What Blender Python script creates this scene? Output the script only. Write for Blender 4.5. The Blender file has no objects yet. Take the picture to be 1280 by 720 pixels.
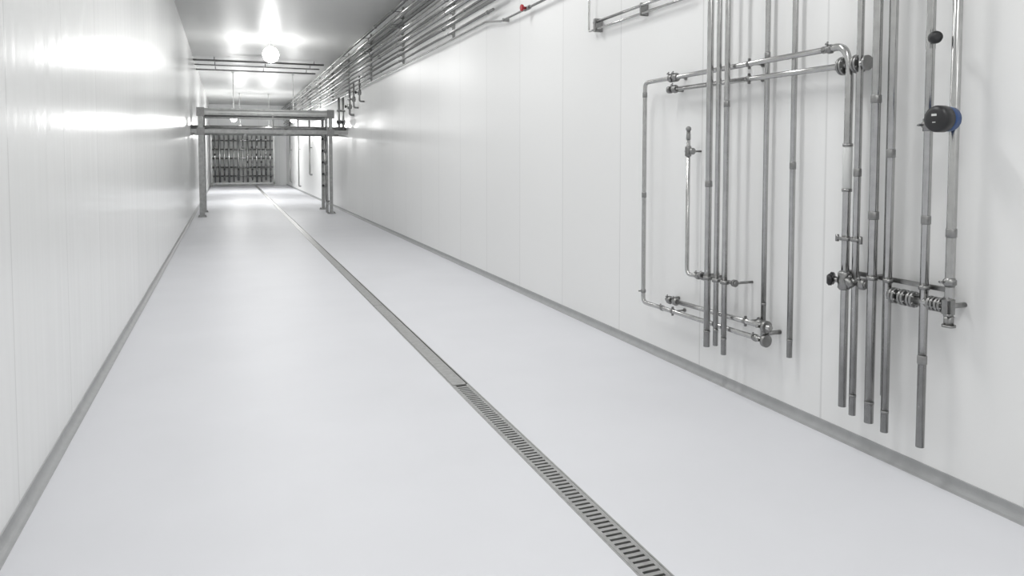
import bpy, bmesh, math, random
from mathutils import Vector, Matrix
random.seed(4)
scene=bpy.context.scene
XL,XR,YB,YE,H=-0.89,3.24,-4.0,45.0,4.6
XW=XR-.001

# ------------------------------------------------------------ materials
def newmat(name):
    m=bpy.data.materials.new(name); m.use_nodes=True
    return m, m.node_tree, m.node_tree.nodes['Principled BSDF']
def simple(name,col,rough=.5,metal=0,emit=None,es=0,var=0,vs=8,bump=0,spec=None):
    m,nt,b=newmat(name)
    b.inputs['Base Color'].default_value=(*col,1); b.inputs['Roughness'].default_value=rough
    b.inputs['Metallic'].default_value=metal
    if spec is not None: b.inputs['Specular IOR Level'].default_value=spec
    if emit: b.inputs['Emission Color'].default_value=(*emit,1); b.inputs['Emission Strength'].default_value=es
    if var:
        tc=nt.nodes.new('ShaderNodeTexCoord'); n=nt.nodes.new('ShaderNodeTexNoise'); n.inputs['Scale'].default_value=vs
        n.inputs['Detail'].default_value=4
        nt.links.new(tc.outputs['Object'],n.inputs['Vector'])
        r=nt.nodes.new('ShaderNodeValToRGB')
        r.color_ramp.elements[0].position=.3; r.color_ramp.elements[1].position=.7
        r.color_ramp.elements[0].color=(*[x*(1-var) for x in col],1); r.color_ramp.elements[1].color=(*[min(1,x*(1+var)) for x in col],1)
        nt.links.new(n.outputs['Fac'],r.inputs['Fac']); nt.links.new(r.outputs['Color'],b.inputs['Base Color'])
        if bump:
            bp=nt.nodes.new('ShaderNodeBump'); bp.inputs['Strength'].default_value=bump; bp.inputs['Distance'].default_value=.01
            nt.links.new(n.outputs['Fac'],bp.inputs['Height']); nt.links.new(bp.outputs['Normal'],b.inputs['Normal'])
    return m
def wallmat(name,col,rough,pitch,wave,axis='Y',seam=.85,offset=0.0,spec=.5,tint=.975):
    m,nt,b=newmat(name); N=nt.nodes; L=nt.links
    tc=N.new('ShaderNodeTexCoord'); sx=N.new('ShaderNodeSeparateXYZ'); L.new(tc.outputs['Object'],sx.inputs[0])
    a=N.new('ShaderNodeMath'); a.operation='ADD'; a.inputs[1].default_value=100+offset; L.new(sx.outputs[axis],a.inputs[0])
    d=N.new('ShaderNodeMath'); d.operation='DIVIDE'; d.inputs[1].default_value=pitch; L.new(a.outputs[0],d.inputs[0])
    fr=N.new('ShaderNodeMath'); fr.operation='FRACT'; L.new(d.outputs[0],fr.inputs[0])
    c=N.new('ShaderNodeMath'); c.operation='SUBTRACT'; c.inputs[1].default_value=.5; L.new(fr.outputs[0],c.inputs[0])
    ab=N.new('ShaderNodeMath'); ab.operation='ABSOLUTE'; L.new(c.outputs[0],ab.inputs[0])
    gt=N.new('ShaderNodeMath'); gt.operation='LESS_THAN'; gt.inputs[1].default_value=.007/pitch; L.new(ab.outputs[0],gt.inputs[0])
    # each panel gets its own slight tint
    fl=N.new('ShaderNodeMath'); fl.operation='FLOOR'
    ad=N.new('ShaderNodeMath'); ad.operation='ADD'; ad.inputs[1].default_value=.5; L.new(d.outputs[0],ad.inputs[0]); L.new(ad.outputs[0],fl.inputs[0])
    wn=N.new('ShaderNodeTexWhiteNoise'); wn.noise_dimensions='1D'; L.new(fl.outputs[0],wn.inputs['W'])
    mr=N.new('ShaderNodeMapRange'); mr.inputs['To Min'].default_value=tint; mr.inputs['To Max'].default_value=1.0; L.new(wn.outputs['Value'],mr.inputs['Value'])
    vm=N.new('ShaderNodeVectorMath'); vm.operation='SCALE'; vm.inputs[0].default_value=col; L.new(mr.outputs[0],vm.inputs['Scale'])
    mx=N.new('ShaderNodeMix'); mx.data_type='RGBA'; L.new(gt.outputs[0],mx.inputs['Factor'])
    L.new(vm.outputs[0],mx.inputs['A']); mx.inputs['B'].default_value=(*[x*seam for x in col],1)
    L.new(mx.outputs['Result'],b.inputs['Base Color'])
    b.inputs['Roughness'].default_value=rough; b.inputs['Specular IOR Level'].default_value=spec
    # vertically stretched waviness of the laminated panels
    mp=N.new('ShaderNodeMapping'); mp.inputs['Scale'].default_value=(1,1,.06) ; L.new(tc.outputs['Object'],mp.inputs['Vector'])
    n=N.new('ShaderNodeTexNoise'); n.inputs['Scale'].default_value=4; n.inputs['Detail'].default_value=2; L.new(mp.outputs[0],n.inputs['Vector'])
    hs=N.new('ShaderNodeMath'); hs.operation='MULTIPLY'; hs.inputs[1].default_value=.45; L.new(gt.outputs[0],hs.inputs[0])
    sb=N.new('ShaderNodeMath'); sb.operation='SUBTRACT'; L.new(n.outputs['Fac'],sb.inputs[0]); L.new(hs.outputs[0],sb.inputs[1])
    bp=N.new('ShaderNodeBump'); bp.inputs['Strength'].default_value=wave; bp.inputs['Distance'].default_value=.02
    L.new(sb.outputs[0],bp.inputs['Height']); L.new(bp.outputs['Normal'],b.inputs['Normal'])
    return m
M_wl=wallmat('white_gloss_panel',(.84,.845,.84),.21,1.2,.20,spec=.40)
M_wr=wallmat('white_satin_panel',(.87,.872,.868),.36,1.2,.10,offset=.45,spec=.35)
M_we=wallmat('end_panel',(.86,.87,.87),.4,1.1,.1,axis='X')
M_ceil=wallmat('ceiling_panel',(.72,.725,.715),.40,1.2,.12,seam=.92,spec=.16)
M_floor=simple('epoxy_floor',(.735,.740,.772),.46,0,var=.018,vs=1.3,bump=.02,spec=.32)
M_cove=simple('grey_cove',(.38,.385,.39),.5,0,var=.06,vs=14)
M_ss=simple('stainless_steel',(.48,.48,.475),.24,1,var=.08,vs=18)
M_ssd=simple('stainless_dull',(.30,.30,.297),.36,1,var=.12,vs=30)
M_grate=simple('drain_steel',(.45,.45,.445),.42,.8,var=.12,vs=25)
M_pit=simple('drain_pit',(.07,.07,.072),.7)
M_blk=simple('black_plastic',(.02,.02,.022),.38,var=.1)
M_blue=simple('blue_plastic',(.015,.06,.20),.35,var=.1)
M_red=simple('red_handle',(.40,.02,.03),.4,var=.1)
M_wht=simple('white_label',(.66,.67,.66),.4,var=.03)
M_gal=simple('galvanised',(.42,.425,.42),.42,.9,var=.15,vs=12)
M_dk=simple('rack_backing',(.62,.63,.62),.45,.0,var=.12,vs=3)
M_lamp=simple('lamp_glass',(.9,.9,.9),.3,emit=(1,1,.98),es=14)
M_lens=simple('fill_lens',(.9,.9,.9),.3,emit=(1,1,.98),es=4)
MATS=[M_ss,M_ssd,M_grate,M_pit,M_blk,M_blue,M_red,M_wht,M_gal,M_dk,M_lamp,M_lens,M_cove]
SS,SD,GR,PIT,BLK,BLUE,RED,WHT,GAL,DK,LAMP,LENS,COVE=range(13)

# ------------------------------------------------------------ mesh builder
class B:
    def __init__(s): s.bm=bmesh.new()
    def _ring(s,c,u,v,r,n): return [s.bm.verts.new(c+u*(r*math.cos(2*math.pi*i/n))+v*(r*math.sin(2*math.pi*i/n))) for i in range(n)]
    def _face(s,vs,m,smooth=True):
        try:
            f=s.bm.faces.new(vs); f.material_index=m; f.smooth=smooth
        except ValueError: pass
    def path(s,pts,r,m=SS,n=14,bend=None,cap=True,open_end=False):
        pts=[Vector(p) for p in pts]
        if bend is None: bend=r*2.2
        P=[pts[0]]
        for i in range(1,len(pts)-1):
            a,b,c=pts[i-1],pts[i],pts[i+1]
            d1=(a-b).normalized(); d2=(c-b).normalized()
            bb=min(bend,(a-b).length*.48,(c-b).length*.48)
            p0=b+d1*bb; p2=b+d2*bb
            for k in range(7):
                t=k/6; P.append(p0*(1-t)**2+b*2*t*(1-t)+p2*t*t)
        P.append(pts[-1])
        t0=(P[1]-P[0]).normalized()
        u=t0.orthogonal().normalized(); rings=[]
        for i,q in enumerate(P):
            if i==0: t=t0
            elif i==len(P)-1: t=(P[-1]-P[-2]).normalized()
            else: t=((P[i+1]-q).normalized()+(q-P[i-1]).normalized()).normalized()
            u=(u-t*u.dot(t)).normalized(); v=t.cross(u)
            rings.append(s._ring(q,u,v,r,n))
        for a,b in zip(rings,rings[1:]):
            for i in range(n): s._face([a[i],a[(i+1)%n],b[(i+1)%n],b[i]],m)
        if cap:
            s._face(list(reversed(rings[0])),m,False)
            if open_end:   # outlet: shade of the bore put into a flat dark disc
                t=(P[-1]-P[-2]).normalized(); v=t.cross(u)
                inn=s._ring(P[-1],u,v,r*.78,n)
                for i in range(n): s._face([rings[-1][i],rings[-1][(i+1)%n],inn[(i+1)%n],inn[i]],m,False)
                s._face(inn,PIT,False)
            else: s._face(rings[-1],m,False)
    def cyl(s,a,b,r,m=SS,n=18,r2=None,bev=0):
        a=Vector(a); b=Vector(b); t=(b-a).normalized(); L=(b-a).length
        u=t.orthogonal().normalized(); v=t.cross(u); r2=r if r2 is None else r2
        prof=[(0,r),(L,r2)]
        if bev: prof=[(0,r-bev),(bev,r),(L-bev,r2),(L,r2-bev)]
        rs=[s._ring(a+t*h,u,v,rr,n) for h,rr in prof]
        for p,q in zip(rs,rs[1:]):
            for i in range(n): s._face([p[i],p[(i+1)%n],q[(i+1)%n],q[i]],m,True)
        s._face(list(reversed(rs[0])),m,False); s._face(rs[-1],m,False)
    def lathe(s,a,t,prof,m=SS,n=20):
        a=Vector(a); t=Vector(t).normalized(); u=t.orthogonal().normalized(); v=t.cross(u)
        rs=[s._ring(a+t*h,u,v,max(rr,1e-4),n) for h,rr in prof]
        for p,q in zip(rs,rs[1:]):
            for i in range(n): s._face([p[i],p[(i+1)%n],q[(i+1)%n],q[i]],m)
        s._face(list(reversed(rs[0])),m,False); s._face(rs[-1],m,False)
    def box(s,lo,hi,m=SS,bev=0):
        lo=Vector(lo); hi=Vector(hi); c=(lo+hi)/2; d=hi-lo
        r=bmesh.ops.create_cube(s.bm,size=1,matrix=Matrix.Translation(c)@Matrix.Diagonal((d.x,d.y,d.z,1)))
        fs={f for v in r['verts'] for f in v.link_faces}
        for f in fs: f.material_index=m
        if bev:
            es=list({e for v in r['verts'] for e in v.link_edges})
            rr=bmesh.ops.bevel(s.bm,geom=es,offset=bev,segments=2,affect='EDGES')
            for f in rr['faces']: f.material_index=m
    # --- process fittings
    def sleeve(s,c,axis,r,m=SD):
        """weld / compression sleeve: a slim collar"""
        c=Vector(c); t=Vector(axis).normalized()
        s.lathe(c-t*.022,t,[(0,r),(.004,r*1.14),(.040,r*1.14),(.044,r)],m)
    def ferrule(s,c,axis,r,m=SD):
        """tri-clamp union: two lips, a clamp band and a wing nut"""
        c=Vector(c); t=Vector(axis).normalized()
        s.lathe(c-t*.022,t,[(0,r*1.02),(.008,r*1.12),(.012,r*1.38),(.032,r*1.38),(.036,r*1.12),(.044,r*1.02)],m)
        side=Vector((-.75,.35,0)) if abs(t.z)>.5 else Vector((-.6,0,.7))
        side=(side-t*side.dot(t)).normalized()
        s.cyl(c+side*r*1.3,c+side*(r*1.4+.016),.006,m,8)
        w=t.cross(side)
        s.cyl(c+side*(r*1.4+.013)-w*.011,c+side*(r*1.4+.013)+w*.011,.005,m,8)
    def hanger(s,x,y,z,r,axis='z',m=SD,yo=0):
        """wall stand-off: plate, stem, split ring round the pipe"""
        s.cyl((XW-.006,y,z),(XW,y,z),.017,m,14)
        s.cyl((x+r*.9,y,z),(XW-.004,y,z),.006,m,8)
        t=Vector((0,0,1)) if axis=='z' else Vector((0,1,0))
        c=Vector((x,y,z)); s.cyl(c-t*.010,c+t*.010,r+.004,m,16)
        o=Vector((0,1,0)) if axis=='z' else Vector((0,0,1))
        for k in(-1,1):
            q=c+o*k*(r+.008); s.box(q-Vector((.009,.006,.009)),q+Vector((.009,.006,.009)),m,.002)
    def flange(s,c,axis,r,m=SD):
        c=Vector(c); t=Vector(axis).normalized(); u=t.orthogonal().normalized(); v=t.cross(u)
        s.cyl(c-t*.016,c-t*.002,r,m,20,bev=.003); s.cyl(c+t*.002,c+t*.016,r,m,20,bev=.003)
        for k in range(6):
            a=k/6*6.283+.3; q=c+(u*math.cos(a)+v*math.sin(a))*r*.8
            s.cyl(q-t*.024,q+t*.024,.005,m,6)
    def valve(s,c,axis,r,hand=BLK,big=1.0,kd=(-1,0,0)):
        c=Vector(c); t=Vector(axis).normalized(); k=Vector(kd).normalized()
        s.lathe(c-t*.05*big,t,[(0,r*1.1),(.012*big,r*1.6),(.03*big,r*1.5),(.05*big,r*1.9),(.07*big,r*1.5),(.088*big,r*1.6),(.1*big,r*1.1)],SD)
        s.cyl(c,c+k*(r*1.7+.03*big),.012*big,SD,12)
        s.lathe(c+k*(r*1.7+.02*big),k,[(0,.02*big),(.006,.03*big),(.02*big,.031*big),(.03*big,.02*big)],hand,16)
        for sg in(-1,1):
            for w in (k.cross(t),):
                q=c+t*.03*big*sg+w*r*1.5
                s.cyl(q-t*.01,q+t*.01,.008*big,SD,8)
    def done(s,name,parent=None,bevel=False):
        me=bpy.data.meshes.new(name); 
        bmesh.ops.recalc_face_normals(s.bm,faces=s.bm.faces[:])
        s.bm.to_mesh(me); s.bm.free()
        for m in MATS: me.materials.append(m)
        o=bpy.data.objects.new(name,me); scene.collection.objects.link(o)
        if parent: o.parent=parent
        return o
def slab(name,lo,hi,mat):
    b=B(); b.box(lo,hi,0); o=b.done(name); o.data.materials.clear(); o.data.materials.append(mat); return o
def empty(name,loc=(0,0,0)):
    e=bpy.data.objects.new(name,None); scene.collection.objects.link(e); e.empty_display_size=.2; return e

# ------------------------------------------------------------ shell
T=.15
DX,DW=1.505,.065      # drain centre / half width
slab('wall_left',(XL-T,YB-T,-.2),(XL,YE+T,H+T),M_wl)
slab('wall_right',(XR,YB-T,-.2),(XR+T,YE+T,H+T),M_wr)
slab('wall_end',(XL,YE,-.2),(XR,YE+T,H+T),M_we)
slab('wall_back',(XL,YB-T,-.2),(XR,YB,H+T),M_wr)
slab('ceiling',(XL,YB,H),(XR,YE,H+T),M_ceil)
# floor with a real channel cut for the drain
b=B()
b.box((XL,YB,-.2),(DX-DW,YE,0)); b.box((DX+DW,YB,-.2),(XR,YE,0)); b.box((DX-DW,YB,-.2),(DX+DW,YE,-.09))
o=b.done('floor'); o.data.materials.clear(); o.data.materials.append(M_floor)
# coved grey skirting
for nm,x0,sg in(('baseboard_left',XL,1),('baseboard_right',XR,-1)):
    bm=bmesh.new(); prof=[(0,0),(.042,0),(.040,.004)]
    for k in range(1,7):
        a=k/6*math.pi/2; prof.append((.038-.033*math.sin(a),.038-.033*math.cos(a)))
    prof+=[(.005,.062),(0,.064)]
    A=[bm.verts.new((x0+sg*px,YB,pz)) for px,pz in prof]; Z=[bm.verts.new((x0+sg*px,YE,pz)) for px,pz in prof]
    n=len(prof)
    for i in range(n): 
        f=bm.faces.new([A[i],A[(i+1)%n],Z[(i+1)%n],Z[i]])
    bm.faces.new(A); bm.faces.new(list(reversed(Z))); bmesh.ops.recalc_face_normals(bm,faces=bm.faces[:])
    me=bpy.data.meshes.new(nm); bm.to_mesh(me); bm.free(); me.materials.append(M_cove)
    o=bpy.data.objects.new(nm,me); scene.collection.objects.link(o)

# ------------------------------------------------------------ drain
dr=empty('floor_drain')
b=B(); SEAM=4.93
for sg in(-1,1):   # frame angles
    x0,x1=sorted((DX+sg*DW,DX+sg*(DW-.008)))
    b.box((x0,YB,-.088),(x1,YE,.0015),GR)
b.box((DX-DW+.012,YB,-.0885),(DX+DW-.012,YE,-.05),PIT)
b.done('frame',dr)
b=B(); y=YB+.05; g=DW-.0095
for sg in(-1,1):
    x0,x1=sorted((DX+sg*g,DX+sg*(g-.018))); b.box((x0,YB+.02,-.02),(x1,SEAM-.01,.001),GR)
while y<SEAM-.02:
    b.box((DX-g+.018,y,-.02),(DX+g-.018,y+.021,.001),GR); y+=.037
b.box((DX-g+.018,SEAM-.04,-.02),(DX+g-.018,SEAM-.01,.001),GR)
b.done('slotted_grate',dr)
b=B(); y=SEAM
while y<YE:
    y2=min(y+3,YE); b.box((DX-g+.004,y+.006,-.02),(DX+g-.004,y2-.002,-.001),GR,.002)
    y=y2
b.done('cover_plates',dr)

# ------------------------------------------------------------ wall pipework, right-hand wall
X=3.13
def drop(name,x,y,zb,r,hz=(),fer=(),top=H-.001):
    b=B(); b.path([(x,y,top),(x,y,zb)],r,open_end=True,n=18)
    b.cyl((x,y,zb+.10),(x,y,zb+.112),r*1.06,SD)
    for z in hz: b.hanger(x,y,z,r)
    for z in fer: b.sleeve((x,y,z),(0,0,1),r)
    return b.done(name)
V='vertical_pipe'
drop(V,3.06,4.215,.30,.022,(2.9,),(1.42,))
drop(V,3.06,4.118,.33,.017,(2.9,))
drop(V,3.06,4.03,.29,.018,(2.9,),(1.95,))
drop(V,3.185,3.795,.56,.016,(2.9,),(2.24,))
drop(V,3.185,3.555,.38,.017,(2.9,),(1.55,))
drop(V,X,3.01,.21,.018,(2.6,),(1.52,))
drop(V,X-.01,2.89,.21,.023,(2.7,),(1.9,1.3))
drop(V,3.17,2.852,.36,.012,())
drop(V,X,2.80,.19,.019,(2.5,),(1.62,))
b=B(); r=.0195; b.path([(X,2.59,H-.001),(X,2.59,.19)],r,open_end=True,n=18)
b.hanger(X,2.59,2.6,r); b.hanger(X,2.59,1.755,r)
b.cyl((X,2.59,1.725),(X,2.59,1.785),r*1.3,SD); b.ferrule((X,2.59,1.755),(0,0,1),r*1.15); b.sleeve((X,2.59,1.3),(0,0,1),r); b.sleeve((X,2.59,.62),(0,0,1),r)
b.cyl((X,2.59,2.16),(X-.03,2.545,2.16),.012,SD)
b.lathe((X-.02,2.56,2.16),(-.5,-.8,0),[(0,.016),(.008,.028),(.03,.030),(.045,.026),(.05,.013)],BLK)
b.box((X-.017,2.573,2.11),(X+.017,2.607,2.21),SD,.005)
b.done(V)
# pipe with round sensor, ends in flanged elbow
b=B(); r=.021
b.path([(X,2.455,H-.001),(X,2.455,.905),(X,2.79,.905)],r,n=18,bend=.05)
b.hanger(X,2.455,2.5,r); b.sleeve((X,2.455,1.25),(0,0,1),r); b.ferrule((X,2.455,1.02),(0,0,1),r)
for y in(2.50,2.54,2.65,2.70,2.755): b.flange((X,y,.905),(0,1,0),.035 if y<2.6 else .04)
b.box((X-.028,2.432,.86),(X+.02,2.482,.95),SD,.01)
b.cyl((X+.015,2.46,.905),(XW,2.46,.905),.012,SD)
b.cyl((X,2.455,.86),(X,2.455,.82),.022,SD); b.cyl((X,2.455,.82),(X,2.455,.81),.030,SD)
for (y,z) in((2.437,.87),(2.437,.94),(2.478,.94)): b.cyl((X-.042,y,z),(X,y,z),.006,SD,6)
b.done('flanged_drain_pipe')
b=B()
b.cyl((X-.015,2.455,1.775),(X-.05,2.447,1.775),.024,SD)
b.lathe((X-.03,2.45,1.775),(-1,-.06,0),[(0,.035),(.006,.056),(.045,.058),(.05,.056)],BLUE,32)
b.lathe((X-.08,2.447,1.775),(-1,-.06,0),[(0,.056),(.004,.061),(.045,.061),(.058,.055),(.064,.04),(.066,.01)],BLK,32)
b.box((X-.1475,2.43,1.787),(X-.1455,2.455,1.797),WHT); b.box((X-.1475,2.435,1.757),(X-.1455,2.45,1.761),WHT)
b.done('round_sensor_head')

# main loop
wm=empty('process_pipe_manifold')
b=B(); r=.017
b.path([(X,3.25,2.20),(X,5.165,2.195),(X,5.165,.43),(X,3.72,.452)],r,bend=.05)
for y in(4.76,3.9): b.hanger(X,y,2.198,r,'y')
b.hanger(X,4.74,.437,r,'y')
b.sleeve((X,5.165,2.10),(0,0,1),r); b.sleeve((X,5.165,1.3),(0,0,1),r); b.ferrule((X,5.165,.52),(0,0,1),r*.9)
b.ferrule((X,4.88,.434),(0,1,0),r*.9); b.ferrule((X,4.73,2.196),(0,1,0),r*1.4); b.ferrule((X,4.79,2.196),(0,1,0),r*1.4)
b.ferrule((X,3.80,.45),(0,1,0),r)
b.path([(X,3.27,2.20),(X,3.115,2.205),(X,3.08,2.08),(X,3.08,.235)],.021,bend=.075,n=18,open_end=True)
b.ferrule((X,3.22,2.20),(0,1,0),.019)
b.done('pipe_loop',wm)
b=B()
b.path([(X,4.80,2.11),(X,2.97,2.095)],r); b.ferrule((X,4.74,2.11),(0,1,0),r*1.3); b.hanger(X,3.9,2.104,r,'y')
b.cyl((X,4.80,2.11),(XW,4.80,2.11),.014,SD); b.cyl((X,4.79,2.11),(X,4.82,2.11),.028,SD)
b.flange((X,3.12,2.095),(0,1,0),.050); b.flange((X,3.02,2.095),(0,1,0),.050)
b.cyl((X,2.97,2.095),(X,2.955,2.095),.040,SD,bev=.003)
b.cyl((X+.02,3.07,2.095),(XW,3.07,2.095),.02,SD)
b.done('flanged_branch_pipe',wm)
b=B()
b.path([(X,4.82,.516),(X,3.66,.541)],r); b.ferrule((X,4.70,.518),(0,1,0),r*1.3); b.ferrule((X,4.78,.516),(0,1,0),r*1.3)
b.hanger(X,3.9,.536,r,'y'); b.cyl((X,4.82,.516),(XW,4.82,.516),.014,SD)
for z in (.452,.54): b.cyl((X,3.69,z),(X,3.715,z),.040,SD,20,bev=.003); b.cyl((X-.015,3.735,z),(X-.05,3.735,z),.009,SD,6)
b.cyl((X,3.725,.43),(X,3.725,.56),.018,SD)
b.cyl((X+.01,3.70,.50),(XW,3.70,.50),.014,SD)
b.cyl((X,3.80,.54),(3.185,3.80,.56),.017,SD)
b.done('lower_return_pipe',wm)
b=B(); r=.0145
b.path([(X,4.56,1.80),(X,4.56,.745),(X,4.28,.765)],r,bend=.05)
b.valve((X,4.56,1.645),(0,0,1),r,SD,.8,(0,-1,0)); b.sleeve((X,4.56,1.75),(0,0,1),r); b.lathe((X,4.56,1.79),(0,0,1),[(0,.012),(.01,.02),(.025,.02),(.035,.008)],SD)
b.ferrule((X,4.42,.755),(0,1,0),r*1.3); b.ferrule((X,4.36,.76),(0,1,0),r*1.4)
b.cyl((X,4.28,.765),(XW,4.28,.765),.012,SD); b.cyl((X,4.56,1.645),(XW,4.56,1.645),.007,SD)
b.done('sampling_riser',wm)
b=B(); b.cyl((3.095,3.95,.775),(3.095,4.36,.775),.012,SD,10)
for y in(4.215,4.118,4.03): b.cyl((3.06,y,.763),(3.06,y,.787),.029,SD,16)
for y in(3.97,4.33): b.cyl((3.095,y,.775),(XW,y,.775),.009,SD,8); b.cyl((3.095,y-.01,.775),(3.095,y+.01,.775),.024,SD)
b.done('pipe_support_bracket',wm)
b=B(); b.box((3.165,2.50,.962),(3.187,3.12,.985),SD,.003)
for y in(2.53,2.93,3.10): b.cyl((3.18,y,.972),(XW,y,.972),.010,SD,8)
for y,x,r in((2.89,3.12,.027),(2.80,3.13,.024),(2.59,3.13,.025)): b.cyl((x,y,.963),(x,y,.983),r,SD,16); b.cyl((x,y,.973),(3.18,y,.973),.008,SD,8)
b.done('lower_support_bracket',wm)
b=B()
b.valve((X,3.085,.93),(0,0,1),.021,BLK,1.05,(-.7,.7,0))
b.cyl((X,3.05,.93),(X,2.93,.93),.018,SD); b.ferrule((X,3.02,.93),(0,1,0),.022); b.ferrule((X,2.96,.93),(0,1,0),.022)
b.lathe((X-.02,3.12,.935),(-.4,.9,0),[(0,.013),(.015,.014),(.017,.034),(.028,.036),(.032,.028)],BLK)
b.cyl((X-.035,3.03,.95),(X-.035,3.00,.91),.018,SD,12)
b.done('hand_valve',wm)
b=B()
b.cyl((X,3.08,1.150),(X,3.08,1.168),.034,SD,20,bev=.003); b.cyl((X,3.01,1.150),(X,3.01,1.168),.028,SD,20,bev=.003)
b.box((X-.009,2.975,1.152),(X+.009,3.14,1.166),SD,.003); b.cyl((X,3.14,1.14),(X,3.14,1.178),.010,SD,8); b.cyl((X,2.98,1.14),(X,2.98,1.178),.010,SD,8)
b.cyl((X,3.08,1.16),(XW,3.08,1.16),.008,SD,8)
b.done('pipe_clamp',wm)
b=B(); b.cyl((X,3.08,1.43),(X,3.08,1.66),.0245,WHT,20,bev=.004); b.cyl((X,3.08,1.415),(X,3.08,1.43),.027,SD); b.cyl((X,3.08,1.66),(X,3.08,1.675),.027,SD)
b.done('sight_glass',wm)

# ------------------------------------------------------------ overhead pipe runs along right wall
rk=empty('overhead_pipe_rack')
zs=[(4.40,.030,3.02),(4.28,.042,3.10),(4.13,.034,3.13),(4.15,.022,2.98),(3.97,.040,3.11),(3.86,.020,3.12),(3.76,.030,3.11),(3.66,.016,3.14),(3.56,.026,3.12),(3.45,.018,3.14)]
for i,(z,r,x) in enumerate(zs):
    b=B(); b.path([(x,5.2+.4*i,z),(x,YE-.1,z)],r,SS if i in(1,4,6) else SD,n=12)
    for y in range(9+i%3,44,7): b.cyl((x,y,z),(x,y+.03,z),r*1.4,SD,12)
    b.done('run_%d'%(i+1),rk)
b=B(); r=.013
b.path([(3.17,4.9,3.27),(3.17,8.6,3.27),(3.17,9.2,3.36),(3.17,44,3.36)],r,SD,n=10)
b.lathe((3.15,7.75,3.27),(-1,0,0),[(0,.015),(.03,.018),(.035,.036),(.055,.038),(.06,.03)],RED); b.cyl((3.17,7.68,3.27),(3.17,7.82,3.27),.024,SD)
for y in (5.5,7,8.5): b.box((3.155,y,3.25),(XW,y+.02,3.29),SD)
b.done('compressed_air_line',rk)
for j,y in enumerate([7.4+3.4*k for k in range(11)]):
    b=B(); b.box((3.20,y-.015,3.40),(XW,y+.015,4.50),GAL,.003)
    b.box((2.95,y-.012,4.08),(3.2,y+.012,4.10),GAL)
    for (z,r,x) in zs: b.cyl((x,y-.012,z),(x,y+.012,z),r+.006,SD,12); b.cyl((x,y,z),(3.21,y,z),.008,SD,8)
    b.done('bracket_%d'%(j+1),rk)
b=B()
for k,(y,z0,z1,r) in enumerate([(20.3,3.42,2.75,.03),(19.6,3.53,2.9,.025),(18.7,3.64,3.0,.022)]):
    b.path([(3.12,y,z0),(3.12,y,z1),(XW,y,z1)],r,SD,n=10); b.valve((3.12,y,z1+.22),(0,0,1),r*1.3,SD if k%2 else BLK,1.3)
    b.cyl((3.12,y,z1+.4),(3.12,y,z1+.43),r*2,SD)
b.done('valve_drops',rk)
b=B()
for y,zb in((31,.9),(36,.25),(41,.3)):
    b.path([(3.14,y,3.5),(3.14,y,zb),(XW,y,zb)],.035,SD,n=10)
    b.cyl((3.14,y,2),(XW,y,2),.02,SD,8)
b.done('wall_drops',rk)
b=B()
b.path([(3.18,4.6,2.84),(3.18,6.15,2.84)],.013,n=12); b.path([(3.18,4.6,2.775),(3.18,6.25,2.775),(3.18,6.25,3.02),(3.18,6.25,3.17)],.009,n=12)
b.box((3.16,6.09,2.75),(XW,6.13,2.87),SD,.003)
b.box((3.165,5.3,2.755),(XW,5.32,2.86),SD,.003)
b.done('service_line')

# ------------------------------------------------------------ portal pipe bridge
pf=empty('steel_pipe_bridge')
b=B(); y0,y1=21.5,23.4; xl,xr=-.64,2.76
for y in(y0,y1):
    for x in(xl,xr):
        w=.065 if x==xl else .045
        b.box((x-w,y-w,0),(x+w,y+w,2.86),GAL,.01); b.box((x-.11,y-.11,0),(x+.11,y+.11,.02),GAL)
        for a in(-1,1):
            for c in(-1,1): b.cyl((x+a*.08,y+c*.08,.02),(x+a*.08,y+c*.08,.05),.014,SD,6)
b.done('posts',pf)
b=B()
for y in(y0,y1):
    b.box((xl-.07,y-.06,2.74),(xr+.1,y+.06,2.80),GAL,.006); b.box((xl-.07,y-.03,2.79),(xr+.1,y+.03,2.88),DK); b.box((xl-.07,y-.06,2.87),(xr+.1,y+.06,2.92),GAL,.006)
    b.box((XL+.001,y-.05,2.25),(XW,y+.05,2.36),GAL,.008)
for x in(xl,xr):
    b.box((x-.04,y0,2.76),(x+.04,y1,2.90),GAL,.006); b.box((x-.04,y0,2.26),(x+.04,y1,2.36),GAL,.006)
    b.box((x-.10,y0-.075,2.70),(x+.10,y0-.06,2.94),SD,.003); b.box((x-.10,y0-.07,2.20),(x+.10,y0-.05,2.40),SD,.003)
    for a in(-1,1):
        for z in(2.74,2.89,2.24,2.36): b.cyl((x+a*.075,y0-.09,z),(x+a*.075,y0-.06,z),.013,SD,6)
for x in(.5,1.6): b.box((x-.03,y0,2.26),(x+.03,y1,2.34),GAL)
b.done('beams',pf)
b=B()
for k in range(5): b.path([(XL+.001,21.75+k*.32,2.42),(XR-.02,21.75+k*.32,2.42)],.045 if k%2 else .055,SS,n=12)
for k in range(3): b.path([(xl,22+k*.5,2.80),(xr,22+k*.5,2.80)],.03,SD,n=10)
for x in (1.2,): b.box((x-.02,21.40,2.36),(x+.02,21.44,2.76),SD)
b.done('cross_pipes',pf)
b=B()
for y in (21.62,21.95): b.box((2.66,y,0),(2.70,y+.03,2.75),GAL)
for k in range(9): b.cyl((2.68,21.63,.25+k*.28),(2.68,21.96,.25+k*.28),.015,SD,8)
for k in range(5): b.valve((2.62,21.6,.8+k*.33),(0,0,1),.025,BLK,1.2,(-1,-.4,0))
b.path([(2.62,21.6,2.43),(2.62,21.6,.35),(2.76,21.6,.35)],.022,SD)
b.done('side_valve_ladder',pf)
b=B()
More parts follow.
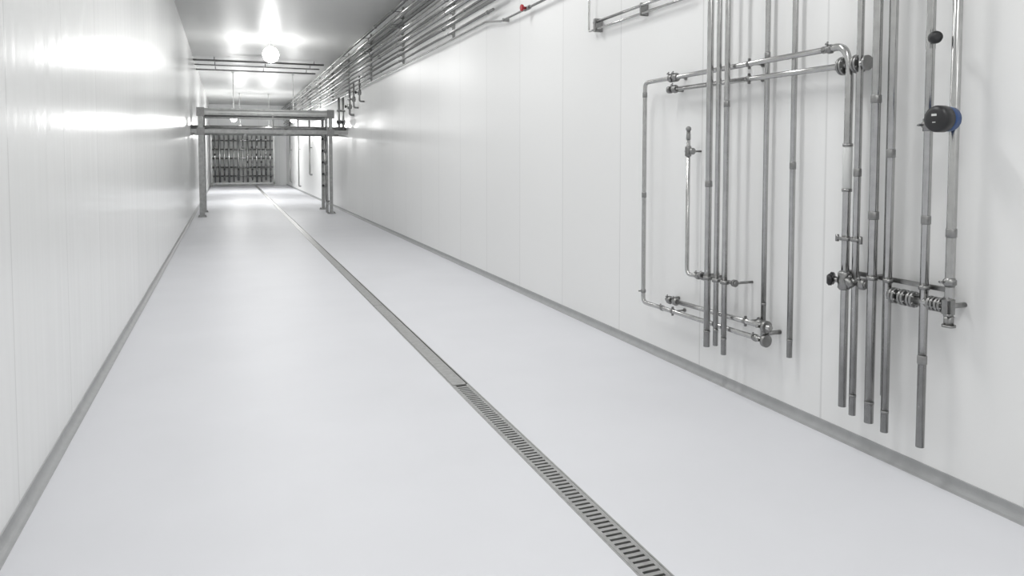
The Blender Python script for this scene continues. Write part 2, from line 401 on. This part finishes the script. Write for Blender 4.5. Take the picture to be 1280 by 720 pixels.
for x in(3.0,3.12): b.path([(x,21.5,2.37),(x,21.5,2.6),(x,21.5,3.3)],.03,SD); b.valve((x,21.5,2.6),(0,0,1),.035,BLK,1.4,(-.4,-1,0)); b.cyl((x,21.5,2.9),(x,21.5,2.95),.06,SD)
b.done('riser_valves',pf)

b=B()
for y,z,r in((24.0,4.50,.028),(25.2,4.50,.02),(26.4,4.48,.028)):
    b.path([(XL+.001,y,z),(2.9,y,z)],r,SD,n=10)
    for x in(-.3,1.2,2.6): b.cyl((x,y,z),(x,y,H-.001),.012,SD,8)
b.done('ceiling_conduit')

# ------------------------------------------------------------ end manifold
mf=empty('valve_manifold_rack')
b=B(); b.box((-.80,44.82,.0),(2.50,44.97,2.85),DK,.01)
for x in(-.8,2.5): b.box((x-.04,44.2,0),(x+.04,44.28,3.0),GAL)
for z in(.15,2.95): b.box((-.84,44.2,z-.04),(2.54,44.28,z+.04),GAL)
for x in(-.8,2.5):
    b.box((x-.03,44.2,2.9),(x+.03,44.8,2.96),GAL)
b.done('frame',mf)
b=B()
for k in range(13):
    x=-.62+k*.245; b.path([(x,44.45,.1+.1*(k%3)),(x,44.45,3.0)],.04+.02*(k%2),SS,n=10)
for k in range(5):
    z=.55+k*.5; b.path([(-.78,44.6,z),(2.48,44.6,z)],.045,SS,n=10)
b.done('pipes',mf)
b=B()
for k in range(13):
    for j in range(6):
        if random.random()<(.2 if k<6 else .75): b.valve((-.62+k*.245,44.42,.5+j*.42),(0,0,1),.038,BLK if (k+j)%3==0 else SD,1.3,(0,-1,0))
b.done('valves',mf)

# ------------------------------------------------------------ lamps
def area(name,loc,sx,sy,p,parent):
    l=bpy.data.lights.new(name,'AREA'); l.shape='RECTANGLE'; l.size=sx; l.size_y=sy; l.energy=p; l.color=(1,1,.99)
    o=bpy.data.objects.new(name,l); o.location=loc; scene.collection.objects.link(o); o.parent=parent
def point(name,loc,r,p,parent):
    l=bpy.data.lights.new(name,'POINT'); l.shadow_soft_size=r; l.energy=p; l.color=(1,1,.99)
    o=bpy.data.objects.new(name,l); o.location=loc; scene.collection.objects.link(o); o.parent=parent
for y in(-2.6,.7,4.0,7.3,10.6,13.9):  # unseen fill lights added overhead; the last one feeds the left wall glow
    e=empty('added_fill_batten'); b=B()
    b.box((.3,y-.11,H-.07),(2.1,y+.11,H-.001),WHT,.01); b.box((.32,y-.09,H-.085),(2.08,y+.09,H-.07),LENS)
    b.done('housing',e); area('fill_area',(1.2,y,H-.09),1.76,.18,42 if y<13 else 25,e)
def pendant(x,y,z,p,r=.11,k=1.0):
    e=empty('pendant_lamp'); b=B()
    b.cyl((x,y,z+.12),(x,y,H-.001),.014,WHT,10); b.cyl((x,y,H-.03),(x,y,H-.001),.05,WHT,16)
    b.cyl((x,y,z+r+.0),(x,y,z+r+.06),.05,WHT,16)
    prof=[(0,.045)]+[(r-r*math.cos(a)*1.0,r*math.sin(a)) for a in [math.radians(20+10*i) for i in range(15)]]+[(2*r+.003,.01)]
    b.lathe((x,y,z+r+.01),(0,0,-1),prof,LAMP,28)
    b.done('fixture',e); point('bulb',(x,y,z-r-.08),.07,p,e)
pendant(1.09,19.9,4.20,54,.20)
for x,y,p in((.25,28,78),(2.28,28,78),(.6,37,125),(1.9,37,125)): pendant(x,y,2.96,p)  # farthest pair is added to brighten the end of the corridor

w=bpy.data.worlds.new('w'); scene.world=w; w.use_nodes=True
w.node_tree.nodes['Background'].inputs[0].default_value=(.9,.95,1,1); w.node_tree.nodes['Background'].inputs[1].default_value=.3

# ------------------------------------------------------------ camera
cam=bpy.data.cameras.new('camera'); co=bpy.data.objects.new('camera',cam); scene.collection.objects.link(co); scene.camera=co
cam.sensor_width=36; cam.lens=36*924/1280; cam.shift_y=-118/1280; cam.clip_end=200
co.location=(0,0,1.6); co.rotation_euler=(math.radians(90-2.8),0,-math.atan(356/924))
scene.view_settings.view_transform='Standard'; scene.view_settings.exposure=0.06
